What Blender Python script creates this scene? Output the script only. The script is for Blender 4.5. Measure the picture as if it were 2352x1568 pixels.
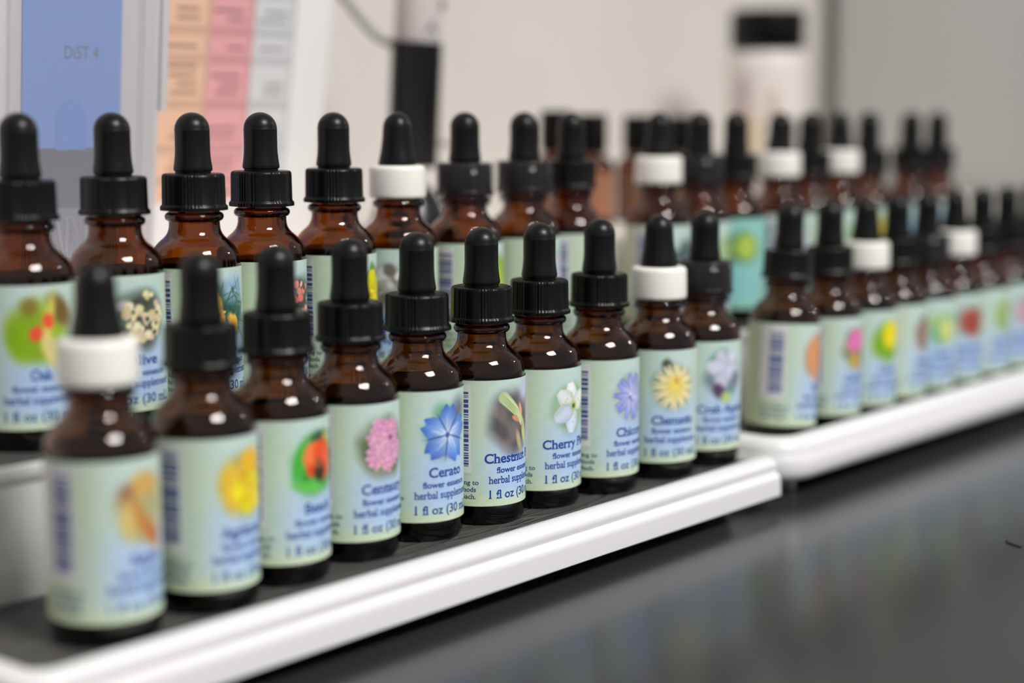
import bpy, bmesh, math, random
import numpy as np
from mathutils import Vector, Matrix

# ------------------------------------------------------------------ scene, camera, light
scene = bpy.context.scene
for o in list(bpy.data.objects):
    bpy.data.objects.remove(o)
COL = scene.collection
PI = math.pi
FOOT = 1.6                             # glass feet and liners sit this far below the nominal tread level
COUNTER_Z = -21.5                      # counter top below the mat of the lower tread (mm)


def P(X, Y, z):                        # shop millimetres -> scene metres
    return Vector(((X - 600) / 1000, (Y - 400) / 1000, (z - COUNTER_Z) / 1000))


CAM = (0.0, 0.0, 152.6)
AZ, PITCH = 0.69371, 0.13656
cam_d = bpy.data.cameras.new('camera')
cam = bpy.data.objects.new('camera', cam_d)
COL.objects.link(cam)
cam.location = P(*CAM)
fwd = Vector((math.cos(AZ) * math.cos(PITCH), math.sin(AZ) * math.cos(PITCH), -math.sin(PITCH)))
cam.rotation_euler = fwd.to_track_quat('-Z', 'Y').to_euler()
cam_d.sensor_width = 36.0
cam_d.lens = 3849.8 / 2352 * 36
cam_d.clip_start = 0.02
cam_d.clip_end = 50
cam_d.dof.use_dof = True
cam_d.dof.focus_distance = 0.632
cam_d.dof.aperture_fstop = 3.4
cam_d.dof.aperture_blades = 0
scene.camera = cam

world = bpy.data.worlds.new('room_light')
scene.world = world
world.use_nodes = True
bg = world.node_tree.nodes['Background']
bg.inputs[0].default_value = (0.98, 0.96, 1.0, 1)
bg.inputs[1].default_value = 0.40


def ceiling_panel(x, y, z, power, k_=1.0):
    """a recessed ceiling fitting: four lamp strips side by side"""
    for k in range(4):
        ld = bpy.data.lights.new('ceiling_lamp', 'AREA')
        ld.shape = 'RECTANGLE'
        ld.size, ld.size_y = 0.15 * k_, 0.8 * k_
        ld.energy = power / 4
        ld.color = (1.0, 0.985, 0.96)
        lo = bpy.data.objects.new('ceiling_lamp', ld)
        lo.location = (x + (k - 1.5) * 0.19 * k_, y, z)
        COL.objects.link(lo)


ceiling_panel(-0.22, -1.55, 1.75, 82)
ceiling_panel(3.3, -1.35, 1.75, 18, 0.36)

vs = scene.view_settings
vs.view_transform = 'Standard'
vs.look = 'None'
vs.exposure = 0.0
vs.gamma = 1.0
vs.use_curve_mapping = False
scene.cycles.use_denoising = True
scene.cycles.max_bounces = 16
scene.cycles.transmission_bounces = 12
scene.cycles.glossy_bounces = 6
scene.cycles.transparent_max_bounces = 12
scene.cycles.blur_glossy = 0.6
scene.cycles.sample_clamp_indirect = 6.0

# ------------------------------------------------------------------ helpers


def lin(c):
    a = np.asarray(c, float) / 255.0
    return np.where(a <= 0.04045, a / 12.92, ((a + 0.055) / 1.055) ** 2.4)


def rgba(c):
    return tuple(float(v) for v in lin(c)) + (1.0,)


def mat(name, col, rough=0.4, metal=0.0, spec=0.5, coat=0.0, trans=0.0, ior=1.45, sub=0.0):
    m = bpy.data.materials.new(name)
    m.use_nodes = True
    b = m.node_tree.nodes['Principled BSDF']
    b.inputs['Base Color'].default_value = rgba(col)
    b.inputs['Roughness'].default_value = rough
    b.inputs['Metallic'].default_value = metal
    b.inputs['Specular IOR Level'].default_value = spec
    b.inputs['Coat Weight'].default_value = coat
    b.inputs['Transmission Weight'].default_value = trans
    b.inputs['IOR'].default_value = ior
    if sub:
        b.inputs['Subsurface Weight'].default_value = sub
        b.inputs['Subsurface Radius'].default_value = (0.003, 0.003, 0.003)
    return m


def bsdf(m):
    return m.node_tree.nodes['Principled BSDF']


def noise_bump(m, scale, strength, dist=0.0003, detail=3):
    nt = m.node_tree
    tc = nt.nodes.new('ShaderNodeTexCoord')
    n = nt.nodes.new('ShaderNodeTexNoise')
    n.inputs['Scale'].default_value = scale
    n.inputs['Detail'].default_value = detail
    b = nt.nodes.new('ShaderNodeBump')
    b.inputs['Strength'].default_value = strength
    b.inputs['Distance'].default_value = dist
    nt.links.new(tc.outputs['Object'], n.inputs['Vector'])
    nt.links.new(n.outputs['Fac'], b.inputs['Height'])
    nt.links.new(b.outputs['Normal'], bsdf(m).inputs['Normal'])
    return tc, n, b


def noise_color(m, scale, c1, c2, detail=4):
    nt = m.node_tree
    tc = nt.nodes.new('ShaderNodeTexCoord')
    n = nt.nodes.new('ShaderNodeTexNoise')
    n.inputs['Scale'].default_value = scale
    n.inputs['Detail'].default_value = detail
    r = nt.nodes.new('ShaderNodeValToRGB')
    r.color_ramp.elements[0].position = 0.35
    r.color_ramp.elements[1].position = 0.65
    r.color_ramp.elements[0].color = rgba(c1)
    r.color_ramp.elements[1].color = rgba(c2)
    nt.links.new(tc.outputs['Object'], n.inputs['Vector'])
    nt.links.new(n.outputs['Fac'], r.inputs['Fac'])
    nt.links.new(r.outputs['Color'], bsdf(m).inputs['Base Color'])


# ---- materials
M = {}
M['glass'] = mat('amber_glass', (250, 244, 236), 0.0, trans=1.0, ior=1.5)
_va = M['glass'].node_tree.nodes.new('ShaderNodeVolumeAbsorption')     # colour comes from the depth of glass
_va.inputs['Color'].default_value = (0.74, 0.525, 0.08, 1)
_va.inputs['Density'].default_value = 1700
M['glass'].node_tree.links.new(_va.outputs[0], M['glass'].node_tree.nodes['Material Output'].inputs['Volume'])
M['rubber'] = mat('black_rubber', (12, 11.5, 11.5), 0.34, spec=0.3)
noise_bump(M['rubber'], 900, 0.12, 0.0002)
M['cap_black'] = mat('black_cap_plastic', (5, 5, 5), 0.3, spec=0.28)
noise_bump(M['cap_black'], 1500, 0.06, 0.0002)
M['cap_white'] = mat('white_cap_plastic', (232, 230, 222), 0.35, sub=0.1)
M['white'] = mat('white_tray_plastic', (217, 216, 216), 0.3)
noise_bump(M['white'], 250, 0.03, 0.0004)
M['wall'] = mat('cream_wall_paint', (214, 206, 194), 0.75)
noise_color(M['wall'], 6, (205, 200, 194), (210, 205, 199))
M['ledge'] = mat('white_ledge_paint', (228, 222, 212), 0.5)
M['grey_panel'] = mat('grey_panel_paint', (192, 192, 190), 0.35)
M['wall_far'] = mat('grey_wall_paint', (170, 168, 164), 0.7)
M['counter'] = mat('black_counter_laminate', (46, 45, 45), 0.22, spec=0.5)
M['board'] = mat('white_board', (226, 224, 224), 0.4)
M['print'] = None
M['grey_cable'] = mat('grey_cable', (150, 148, 140), 0.5)
M['brass'] = mat('brass', (130, 104, 60), 0.3, metal=1.0)
M['scope_black'] = mat('ribbed_black_plastic', (14, 14, 18), 0.24)
M['collar'] = mat('pale_collar_plastic', (205, 198, 196), 0.45)
M['tincture'] = mat('interior_shade_tincture', (16, 10, 6), 0.35, spec=0.1)  # opaque near-black liquid; its colour stands in for shade inside the bottle
M['lint'] = mat('dark_lint', (12, 12, 12), 0.8)


def attr_mat(name, rough, coat=0.0):
    m = mat(name, (255, 255, 255), rough, coat=coat)
    a = m.node_tree.nodes.new('ShaderNodeVertexColor')
    a.layer_name = 'ink'
    m.node_tree.links.new(a.outputs['Color'], bsdf(m).inputs['Base Color'])
    return m


M['paper'] = attr_mat('printed_label_paper', 0.38, 0.12)
M['print'] = attr_mat('printed_sheet', 0.5)

# liner mat: dark rubber with long embossed curving ridges
m = mat('dark_liner_rubber', (70, 68, 66), 0.48)
nt = m.node_tree
tc = nt.nodes.new('ShaderNodeTexCoord')
mp = nt.nodes.new('ShaderNodeMapping')
mp.inputs['Scale'].default_value = (12, 95, 1)
mp.inputs['Rotation'].default_value = (0, 0, 0.25)
wv = nt.nodes.new('ShaderNodeTexVoronoi')
wv.feature = 'DISTANCE_TO_EDGE'
wv.inputs['Scale'].default_value = 2.2
ns = nt.nodes.new('ShaderNodeTexNoise')
ns.inputs['Scale'].default_value = 30
mx = nt.nodes.new('ShaderNodeMixRGB')
mx.inputs['Fac'].default_value = 0.06
rp = nt.nodes.new('ShaderNodeValToRGB')
rp.color_ramp.elements[0].color = (1, 1, 1, 1)
rp.color_ramp.elements[1].color = (0, 0, 0, 1)
rp.color_ramp.elements[1].position = 0.10
bp = nt.nodes.new('ShaderNodeBump')
bp.inputs['Strength'].default_value = 1.0
bp.inputs['Distance'].default_value = 0.0009
nt.links.new(tc.outputs['Object'], mp.inputs['Vector'])
nt.links.new(tc.outputs['Object'], ns.inputs['Vector'])
nt.links.new(mp.outputs['Vector'], mx.inputs['Color1'])
nt.links.new(ns.outputs['Color'], mx.inputs['Color2'])
nt.links.new(mx.outputs['Color'], wv.inputs['Vector'])
nt.links.new(wv.outputs['Distance'], rp.inputs['Fac'])
nt.links.new(rp.outputs['Color'], bp.inputs['Height'])
nt.links.new(bp.outputs['Normal'], bsdf(m).inputs['Normal'])
M['liner'] = m

# thin clear film (shrink bands) and frosted cover


def film(name, tint, fac, rough):
    m = bpy.data.materials.new(name)
    m.use_nodes = True
    nt = m.node_tree
    out = nt.nodes['Material Output']
    b = bsdf(m)
    b.inputs['Base Color'].default_value = rgba(tint)
    b.inputs['Roughness'].default_value = rough
    t = nt.nodes.new('ShaderNodeBsdfTransparent')
    mxs = nt.nodes.new('ShaderNodeMixShader')
    mxs.inputs['Fac'].default_value = fac
    nt.links.new(t.outputs[0], mxs.inputs[1])
    nt.links.new(b.outputs[0], mxs.inputs[2])
    nt.links.new(mxs.outputs[0], out.inputs['Surface'])
    return m


M['film'] = film('clear_shrink_film', (58, 54, 58), 0.22, 0.07)
M['frost'] = film('frosted_clear_plastic', (214, 211, 216), 0.16, 0.3)
M['case'] = mat('frosted_case_plastic', (196, 192, 194), 0.4)


def link_mesh(name, me, m, parent=None, smooth=None):
    o = bpy.data.objects.new(name, me)
    COL.objects.link(o)
    if m is not None:
        me.materials.append(m)
    if parent is not None:
        o.parent = parent
    if smooth is not None:
        for p in me.polygons:
            p.use_smooth = True
        me.set_sharp_from_angle(angle=math.radians(smooth))
    return o


def raw_mesh(name, verts, faces):
    me = bpy.data.meshes.new(name)
    me.from_pydata([tuple(v) for v in verts], [], faces)
    me.update()
    return me


def bm_mesh(name, bm):
    me = bpy.data.meshes.new(name)
    bmesh.ops.recalc_face_normals(bm, faces=bm.faces)
    bm.to_mesh(me)
    bm.free()
    return me


def catmull(pts, n=4):
    out = []
    L = len(pts)
    for i in range(L - 1):
        p0 = np.array(pts[max(i - 1, 0)], float); p1 = np.array(pts[i], float)
        p2 = np.array(pts[i + 1], float); p3 = np.array(pts[min(i + 2, L - 1)], float)
        for k in range(n):
            t = k / n
            q = 0.5 * (2 * p1 + (p2 - p0) * t + (2 * p0 - 5 * p1 + 4 * p2 - p3) * t * t + (3 * p1 - p0 - 3 * p2 + p3) * t ** 3)
            out.append((max(float(q[0]), 0), float(q[1])))
    out.append(tuple(map(float, pts[-1])))
    return out


def lathe_mesh(name, prof, n=48, rmod=None):
    """prof: list of (r, z) in mm. Zero radii close to poles."""
    verts, rings = [], []
    for i, (r, z) in enumerate(prof):
        if r < 1e-4:
            rings.append([len(verts)])
            verts.append((0, 0, z / 1000))
        else:
            ring = []
            for k in range(n):
                a = 2 * PI * k / n
                rr = r if rmod is None else rmod(r, z, a)
                ring.append(len(verts))
                verts.append((rr * math.cos(a) / 1000, rr * math.sin(a) / 1000, z / 1000))
            rings.append(ring)
    faces = []
    for A, B in zip(rings[:-1], rings[1:]):
        if len(A) == 1 and len(B) == 1:
            continue
        for k in range(n):
            k2 = (k + 1) % n
            if len(A) == 1:
                faces.append((A[0], B[k2], B[k]))
            elif len(B) == 1:
                faces.append((A[k], A[k2], B[0]))
            else:
                faces.append((A[k], A[k2], B[k2], B[k]))
    bm = bmesh.new()
    vs_ = [bm.verts.new(v) for v in verts]
    for f in faces:
        bm.faces.new([vs_[i] for i in f])
    return bm_mesh(name, bm)


def box_bm(x0, x1, y0, y1, z0, z1, bev=0.0, seg=2, bm=None):
    own = bm is None
    if own:
        bm = bmesh.new()
    r = bmesh.ops.create_cube(bm, size=1)
    vv = r['verts']
    a, b = P(x0, y0, z0), P(x1, y1, z1)
    for v in vv:
        v.co = Vector((a.x if v.co.x < 0 else b.x, a.y if v.co.y < 0 else b.y, a.z if v.co.z < 0 else b.z))
    if bev:
        es = list({e for v in vv for e in v.link_edges})
        bmesh.ops.bevel(bm, geom=es, offset=bev / 1000, segments=seg, affect='EDGES', profile=0.5)
    return bm


def tag(o, label, cat, group=None):
    o['label'] = label
    o['category'] = cat
    if group:
        o['group'] = group
    return o


def struct(name, bm, m, smooth=30):
    o = link_mesh(name, bm_mesh(name, bm), m, None, smooth)
    o['kind'] = 'structure'
    return o


def empty(name, loc, rz=0.0):
    o = bpy.data.objects.new(name, None)
    o.empty_display_size = 0.01
    COL.objects.link(o)
    o.location = loc
    o.rotation_euler = (0, 0, rz)
    return o


def part(name, bm, m, root, smooth=30):
    """bm is in scene coordinates; re-based onto root"""
    bmesh.ops.transform(bm, matrix=Matrix.Translation(-root.location), verts=bm.verts)
    return link_mesh(name, bm_mesh(name, bm), m, root, smooth)


def sweep_bm(path, prof, closed_prof=True, caps=True):
    """path: list of ((x,y),(nx,ny)) in mm with outward normals; prof: list of (out, z)."""
    bm = bmesh.new()
    rows = []
    for (x, y), (nx, ny) in path:
        rows.append([bm.verts.new(P(x + nx * o_, y + ny * o_, z_)) for o_, z_ in prof])
    n = len(prof)
    for A, B in zip(rows[:-1], rows[1:]):
        for k in range(n if closed_prof else n - 1):
            k2 = (k + 1) % n
            bm.faces.new((A[k], A[k2], B[k2], B[k]))
    if caps:
        bm.faces.new(rows[0][::-1])
        bm.faces.new(rows[-1])
    return bm


def tube_bm(pts, r, n=10, bm=None):
    """round tube through scene points (metres), r in mm"""
    bm = bm or bmesh.new()
    pts = [Vector(p) for p in pts]
    rows = []
    for i, p in enumerate(pts):
        d = (pts[min(i + 1, len(pts) - 1)] - pts[max(i - 1, 0)]).normalized()
        u = d.cross(Vector((0.13, 0.2, 1))).normalized()
        v = d.cross(u)
        rows.append([bm.verts.new(p + (u * math.cos(2 * PI * k / n) + v * math.sin(2 * PI * k / n)) * r / 1000) for k in range(n)])
    for A, B in zip(rows[:-1], rows[1:]):
        for k in range(n):
            bm.faces.new((A[k], A[(k + 1) % n], B[(k + 1) % n], B[k]))
    bm.faces.new(rows[0][::-1])
    bm.faces.new(rows[-1])
    return bm


def spline(pts, n=10):
    out = []
    L = len(pts)
    for i in range(L - 1):
        p0, p1, p2, p3 = (np.array(pts[max(i - 1, 0)]), np.array(pts[i]), np.array(pts[i + 1]), np.array(pts[min(i + 2, L - 1)]))
        for k in range(n):
            t = k / n
            out.append(tuple(0.5 * (2 * p1 + (p2 - p0) * t + (2 * p0 - 5 * p1 + 4 * p2 - p3) * t * t + (3 * p1 - p0 - 3 * p2 + p3) * t ** 3)))
    out.append(tuple(pts[-1]))
    return out


# ------------------------------------------------------------------ the room
YW = 745.0
struct('wall_back', box_bm(-500, 2300, YW, YW + 40, COUNTER_Z, 1300), M['wall'])
struct('counter_top', box_bm(-600, 2300, -320, YW, COUNTER_Z - 40, COUNTER_Z, 2), M['counter'])
struct('trim_1', box_bm(-300, 1296, 540, YW, COUNTER_Z, 85, 3, 3), M['ledge'])
# fitted grey side panel of the unit at the right end of the counter
struct('wall_right', box_bm(1310, 1800, 300, 725, COUNTER_Z, 1200, 3), M['grey_panel'])

# ------------------------------------------------------------------ stepped bottle racks


def corner_path(xl, yb, yf, xr, r, k=8):
    """from the back of the left side forward, round the corner, along the front to the right"""
    path = [((xl, yb), (-1, 0)), ((xl, yf + r), (-1, 0))]
    for i in range(1, k):
        a = PI + (PI / 2) * i / k
        path.append(((xl + r + r * math.cos(a), yf + r + r * math.sin(a)), (math.cos(a), math.sin(a))))
    path += [((xl + r, yf), (0, -1)), ((xr, yf), (0, -1))]
    return path


RIM1 = [(0, -0.2), (1.0, 1.0), (2.4, 1.6), (4.6, 1.7), (7.0, 1.3), (8.8, 0.4), (9.8, -0.9), (10.0, -2.4), (9.7, -3.4), (9.6, -4.2), (10.4, -5.0),
        (11.4, -5.8), (12.0, -6.9), (12.1, -8.0), (12.3, -14.6), (11.6, -15.2), (9.6, -15.2), (8.6, -6.0), (0, -4.8)]
RIM2 = [(0, 3.4), (1.2, 4.8), (3.0, 5.4), (5.2, 5.2), (7.4, 4.3), (9.2, 2.8), (10.2, 1.0), (10.7, -1.0), (11.0, -2.4), (11.9, -3.8), (12.4, -5.6),
        (12.5, -8.0), (12.3, -10.5), (11.4, -12.6), (9.8, -13.8), (8.6, -13.4), (8.4, -6.0), (0, -4.8)]


def make_rack(label, xl, xr, yf, r, rim, lift):
    root = empty('tiered_rack', P((xl + xr) / 2, 450, COUNTER_Z))
    tag(root, label, 'shelf rack', 'white stepped racks on the black counter')
    part('front_rim', sweep_bm(corner_path(xl, 452, yf, xr, r), rim), M['white'], root, 40)
    part('lower_tread', box_bm(xl - 0.5, xr, yf - 0.5, 452, -4.8, -2.8), M['white'], root)
    part('lower_liner', box_bm(xl + 0.3, xr - 0.5, yf + 0.3, 451, -2.8, -FOOT, 0.3, 1), M['liner'], root)
    part('riser', box_bm(xl - 3, xr, 451.5, 454, -4.8, 40.4, 0.5), M['white'], root)
    nose = [(0, 0.9), (1.2, 1.4), (2.3, 0.8), (2.8, -0.6), (2.6, -3.0), (2.0, -4.0), (0, -4.0)]
    part('upper_rim', sweep_bm(corner_path(xl, 534, 452.5, xr, 3), [(a, b + 40.7) for a, b in nose]), M['white'], root, 40)
    part('upper_tread', box_bm(xl - 0.5, xr, 452, 534, 37.6, 39.8), M['white'], root)
    part('upper_liner', box_bm(xl + 0.3, xr - 0.5, 453, 533, 39.8, 42.7 - FOOT, 0.3, 1), M['liner'], root)
    for x in (xl + 14, xr - 22):
        bm = box_bm(x, x + 3, yf + 2, 452, COUNTER_Z, -4.7)
        part('side_panel', bm, M['white'], root)
        part('side_panel', box_bm(x, x + 3, 454, 532, COUNTER_Z, 37.7), M['white'], root)
    return root


make_rack('white stepped rack with ribbed front rim, nearer the camera, cut end at right', 257, 630, 382.5, 4, RIM1, 0)
make_rack('white stepped rack farther along the counter, with round-cornered rim', 657, 1270, 386.5, 9, RIM2, 0)

# ------------------------------------------------------------------ lettering
FONT_CACHE = {}


def glyph_geo(text, size, bold=0.02, serif=True):
    """flat letters -> (verts Nx2 mm, tris). Slab serifs are set on every stem end."""
    key = (text, size, bold, serif)
    if key in FONT_CACHE:
        return FONT_CACHE[key]
    cu = bpy.data.curves.new('t', 'FONT')
    cu.body = text
    cu.size = size
    cu.offset = bold * size
    cu.resolution_u = 4
    cu.fill_mode = 'FRONT'
    ob = bpy.data.objects.new('t', cu)
    COL.objects.link(ob)
    dg = bpy.context.evaluated_depsgraph_get()
    dg.update()
    me = bpy.data.meshes.new_from_object(ob.evaluated_get(dg))
    bpy.data.objects.remove(ob)
    bpy.data.curves.remove(cu)
    bm = bmesh.new()
    bm.from_mesh(me)
    bpy.data.meshes.remove(me)
    bmesh.ops.remove_doubles(bm, verts=bm.verts, dist=1e-4 * size)
    slabs = []
    if serif:
        tris = [[v.co.copy() for v in f.verts] for f in bm.faces]

        def inside(x, y):
            for t in tris:
                sg = []
                for k in range(len(t)):
                    a_, b_ = t[k], t[(k + 1) % len(t)]
                    sg.append((b_.x - a_.x) * (y - a_.y) - (b_.y - a_.y) * (x - a_.x))
                if min(sg) >= 0 or max(sg) <= 0:
                    return True
            return False
        for e in bm.edges:
            if len(e.link_faces) != 1:
                continue
            a, b = e.verts[0].co, e.verts[1].co
            L = abs(a.x - b.x)
            if abs(a.y - b.y) < 0.004 * size and 0.05 * size < L < 0.19 * size:
                c = e.link_faces[0].calc_center_median()
                up = 1 if c.y > a.y else -1
                x0, x1 = min(a.x, b.x), max(a.x, b.x)
                if not inside((x0 + x1) / 2 + 1e-4, a.y + up * 0.3 * size):
                    continue                       # only true stem ends carry a serif
                if up < 0 and text[0] == '1' and x0 < 0.4 * size:
                    continue
                g = 0.06 * size
                slabs.append((x0 - g, x1 + (g if up > 0 else 0), a.y, a.y + up * 0.075 * size))
    for (x0, x1, y0, y1) in slabs:
        q = [bm.verts.new((x, y, 0)) for x, y in ((x0, min(y0, y1)), (x1, min(y0, y1)), (x1, max(y0, y1)), (x0, max(y0, y1)))]
        bm.faces.new(q)
    long_e = [e for e in bm.edges if abs(e.verts[0].co.x - e.verts[1].co.x) > 1.3]
    if long_e:
        bmesh.ops.subdivide_edges(bm, edges=long_e, cuts=2)
    bmesh.ops.triangulate(bm, faces=bm.faces)
    bm.verts.index_update()
    V = np.array([(v.co.x, v.co.y) for v in bm.verts]) if len(bm.verts) else np.zeros((0, 2))
    F = np.array([[v.index for v in f.verts] for f in bm.faces]) if len(bm.faces) else np.zeros((0, 3), int)
    bm.free()
    # all triangles counter-clockwise
    if len(F):
        a, b, c = V[F[:, 0]], V[F[:, 1]], V[F[:, 2]]
        cr = (b[:, 0] - a[:, 0]) * (c[:, 1] - a[:, 1]) - (b[:, 1] - a[:, 1]) * (c[:, 0] - a[:, 0])
        F[cr < 0] = F[cr < 0][:, ::-1]
    FONT_CACHE[key] = (V, F)
    return V, F


def placed(text, size, base, width=None, center=None, left=None, bold=0.02, serif=True):
    V, F = glyph_geo(text, size, bold, serif)
    V = V.copy()
    if not len(V):
        return V, F
    V[:, 0] -= V[:, 0].min()
    w = V[:, 0].max()
    if width:
        V[:, 0] *= width / w
        w = width
    if center is not None:
        V[:, 0] += center - w / 2
    else:
        V[:, 0] += left
    V[:, 1] += base
    return V, F


# ------------------------------------------------------------------ printed labels
LH, LR = 47.6, 16.72            # label height, label radius
INK = np.array(lin((30, 66, 140)))
rng = np.random.default_rng(5)


def ss(a, b, x):
    t = np.clip((x - a) / (b - a), 0, 1)
    return t * t * (3 - 2 * t)


def over(img, al, c):
    c = np.asarray(c, float)
    return img * (1 - al[..., None]) + c * al[..., None]


def ell(x, y, cx, cy, rx, ry, rot=0.0, soft=0.25):
    c, s = math.cos(rot), math.sin(rot)
    X, Y = (x - cx) * c + (y - cy) * s, -(x - cx) * s + (y - cy) * c
    d = np.sqrt((X / rx) ** 2 + (Y / ry) ** 2)
    return 1 - ss(1 - soft, 1 + soft, d)


def cloud(x, y, seed, s=2.0):
    r = np.random.default_rng(seed)
    f = np.zeros_like(x)
    for _ in range(7):
        a = r.uniform(0, 2 * PI)
        k = r.uniform(0.4, 1.6) / s
        f += np.sin((x * math.cos(a) + y * math.sin(a)) * k * 2 + r.uniform(0, 6))
    return f / 7 * 1.8


def petals(img, x, y, angs, L, w, cin, cout, cx=0, cy=0, notch=0.0, vein=0.0):
    for i, a in enumerate(angs):
        a = math.radians(a)
        X = (x - cx) * math.cos(a) + (y - cy) * math.sin(a)
        Y = -(x - cx) * math.sin(a) + (y - cy) * math.cos(a)
        t = np.clip(X / L, 0, 1)
        half = w * np.sin(np.clip(t, 0, 1) ** 0.75 * PI * 0.86 + 0.12) + 0.02
        lim = L * (1 - notch * np.exp(-(Y / (0.3 * w)) ** 2)) - 0.35 * Y * Y / w
        al = (1 - ss(0.82, 1.08, np.abs(Y) / half)) * ss(-0.3, 0.3, X) * (1 - ss(-0.5, 0.35, X - lim))
        k = np.clip(t + vein * np.sin(Y * 5.5 + i) * 0.25 - 0.12 * np.exp(-(Y / 0.7) ** 2), 0, 1)
        sh = 1 - 0.14 * (np.abs(Y) / (half + 0.01)) ** 2 - 0.06 * (i % 2)
        c = (np.asarray(cin)[None, None] * (1 - k[..., None]) + np.asarray(cout)[None, None] * k[..., None]) * sh[..., None]
        img = img * (1 - al[..., None]) + c * al[..., None]
    return img


def blobs(img, x, y, n, spread, r, cols, seed, soft=0.35, cx=0, cy=0, asp=1.0):
    g = np.random.default_rng(seed)
    for i in range(n):
        a, d = g.uniform(0, 2 * PI), spread * math.sqrt(g.uniform(0, 1))
        rr = r * g.uniform(0.7, 1.25)
        c = cols[i % len(cols)]
        img = over(img, ell(x, y, cx + d * math.cos(a), cy + d * math.sin(a) * asp, rr, rr * g.uniform(0.6, 1), g.uniform(0, 3), soft), c)
    return img


def backdrop(img, x, y, c1, c2, seed, r=11.5):
    d = np.sqrt((x / r) ** 2 + (y / (r * 1.0)) ** 2) + 0.07 * cloud(x, y, seed + 9, 4)
    al = 1 - ss(0.55, 1.08, d)
    k = ss(-0.7, 0.7, cloud(x, y, seed, 3))[..., None]
    return img * (1 - al[..., None]) + (np.asarray(c1) * (1 - k) + np.asarray(c2) * k) * al[..., None]


def fl_cerato(im, x, y):
    im = backdrop(im, x, y, (150, 188, 172), (128, 152, 164), 1)
    im = over(im, ell(x, y, -2, 8, 3, 3, 0, .9) * .7, (95, 160, 120))
    im = over(im, ell(x, y, 7, 8, 4, 4, 0, .9) * .8, (90, 95, 112))
    im = over(im, ell(x, y, .6, -.6, 6.0, 5.0, 0, .5), (52, 78, 140))
    A5 = (22, 84, 156, 222, 300)
    im = petals(im, x, y, A5, 11.8, 4.7, (176, 204, 248), (62, 112, 210), 0.6, -0.6, 0.16, 0.35)
    im = petals(im, x, y, [a + 8 for a in A5], 7.4, 1.1, (226, 238, 252), (120, 164, 234), 0.6, -0.6)
    im = petals(im, x, y, [a - 9 for a in A5], 6.6, 0.9, (214, 230, 252), (110, 156, 230), 0.6, -0.6)
    for a in (53, 120, 189, 262, 341):
        c, q = math.cos(math.radians(a)), math.sin(math.radians(a))
        im = over(im, ell(x, y, .6 + 4.6 * c, -.6 + 4.6 * q, 4.2, .3, math.radians(a), .6) * .8, (40, 66, 132))
    return over(im, ell(x, y, .4, -.8, 1.0, 1.0), (80, 92, 150))


def fl_chestnut(im, x, y):
    im = backdrop(im, x + 1.2, y + .5, (86, 82, 84), (116, 108, 106), 2, 14.0)
    im = over(im, ell(x, y, 5.5, 10.5, 3.2, 3.5, 0, .8), (190, 196, 226))
    im = over(im, ell(x, y, 1.4, -8.6, 1.3, 4.2, 0.3, .6), (184, 172, 128))
    for t in np.linspace(0, 1, 9):                                      # tapering scaly bud
        im = over(im, ell(x, y, -6.4 + 6.2 * t, 8.6 - 5.6 * t, 2.3 - 0.5 * t, 2.3 - 0.5 * t, 0, .18), (178 + 12 * t, 198 + 6 * t, 150 - 4 * t))
    for k in (-1.1, -.4, .3, 1.0):
        im = over(im, ell(x, y, -3.2 + k * .7, 5.9 + k * .9, 4.6, .22, -0.73, .7) * .8, (142, 166, 112) if k < 1 else (212, 226, 188))
    im = over(im, ell(x, y, 2.2, 0.2, 4.0, 1.5, -1.0, .2), (196, 208, 158))
    im = over(im, ell(x, y, -.6, .2, 2.2, .9, -0.5, .3), (206, 144, 112))
    im = over(im, ell(x, y, 2.6, 3.4, .85, 2.7, 0.35, .3), (232, 164, 132))
    im = over(im, ell(x, y, 5.0, -5.2, 1.5, 5.2, 0.2, .3), (186, 204, 134))
    return over(im, ell(x, y, 4.0, -3.2, .6, 1.5, 0.2, .3), (220, 140, 108))


def fl_cherry(im, x, y):
    im = backdrop(im, x, y, (112, 152, 98), (150, 182, 140), 3)
    im = petals(im, x, y, (100, 140, 30, 205, 262), 10.4, 3.9, (226, 234, 226), (244, 247, 252), .6, 0, 0.05)
    im = petals(im, x, y, (262, 208), 10.6, 3.5, (206, 220, 240), (218, 228, 248), .6, 0, 0.04)
    im = over(im, ell(x, y, .8, .4, 2.0, 2.0, 0, .6), (168, 196, 110))
    im = over(im, ell(x, y, .8, .4, .9, .9, 0, .5), (70, 96, 52))
    g = np.random.default_rng(3)
    for i in range(15):
        a, d = g.uniform(0, 6.28), g.uniform(3, 6.5)
        im = over(im, ell(x, y, .8 + d * math.cos(a), .4 + d * math.sin(a), .38, .38), (186, 196, 84))
    return im


def fl_chicory(im, x, y):
    im = backdrop(im, x, y, (176, 186, 190), (150, 166, 156), 4)
    im = petals(im, x, y, [i * 360 / 15 + 5 * (i % 3) for i in range(15)], 10.6, 1.75, (206, 210, 244), (120, 138, 220), 0, 0, 0.1, .4)
    return blobs(im, x, y, 9, 1.8, .7, [(88, 98, 190), (220, 220, 248)], 4)


def fl_clematis(im, x, y):
    im = backdrop(im, x, y, (118, 136, 108), (150, 160, 120), 5, 11.4)
    im = over(im, ell(x, y, -3.4, 9.6, 2, 2.2, 0, .6), (70, 80, 62))
    im = petals(im, x, y, [i * 15 + 4 * (i % 2) for i in range(24)], 10.2, .95, (246, 232, 150), (238, 226, 196), .6, 0)
    im = petals(im, x, y, [i * 18 for i in range(20)], 7.4, .75, (240, 218, 100), (244, 232, 188), .6, .2)
    im = over(im, ell(x, y, .6, .8, 2.4, 2.8, 0, .6), (238, 214, 104))
    return over(im, ell(x, y, 1.2, 2.6, 1.2, 1.6, .4, .6), (220, 168, 84))


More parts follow.
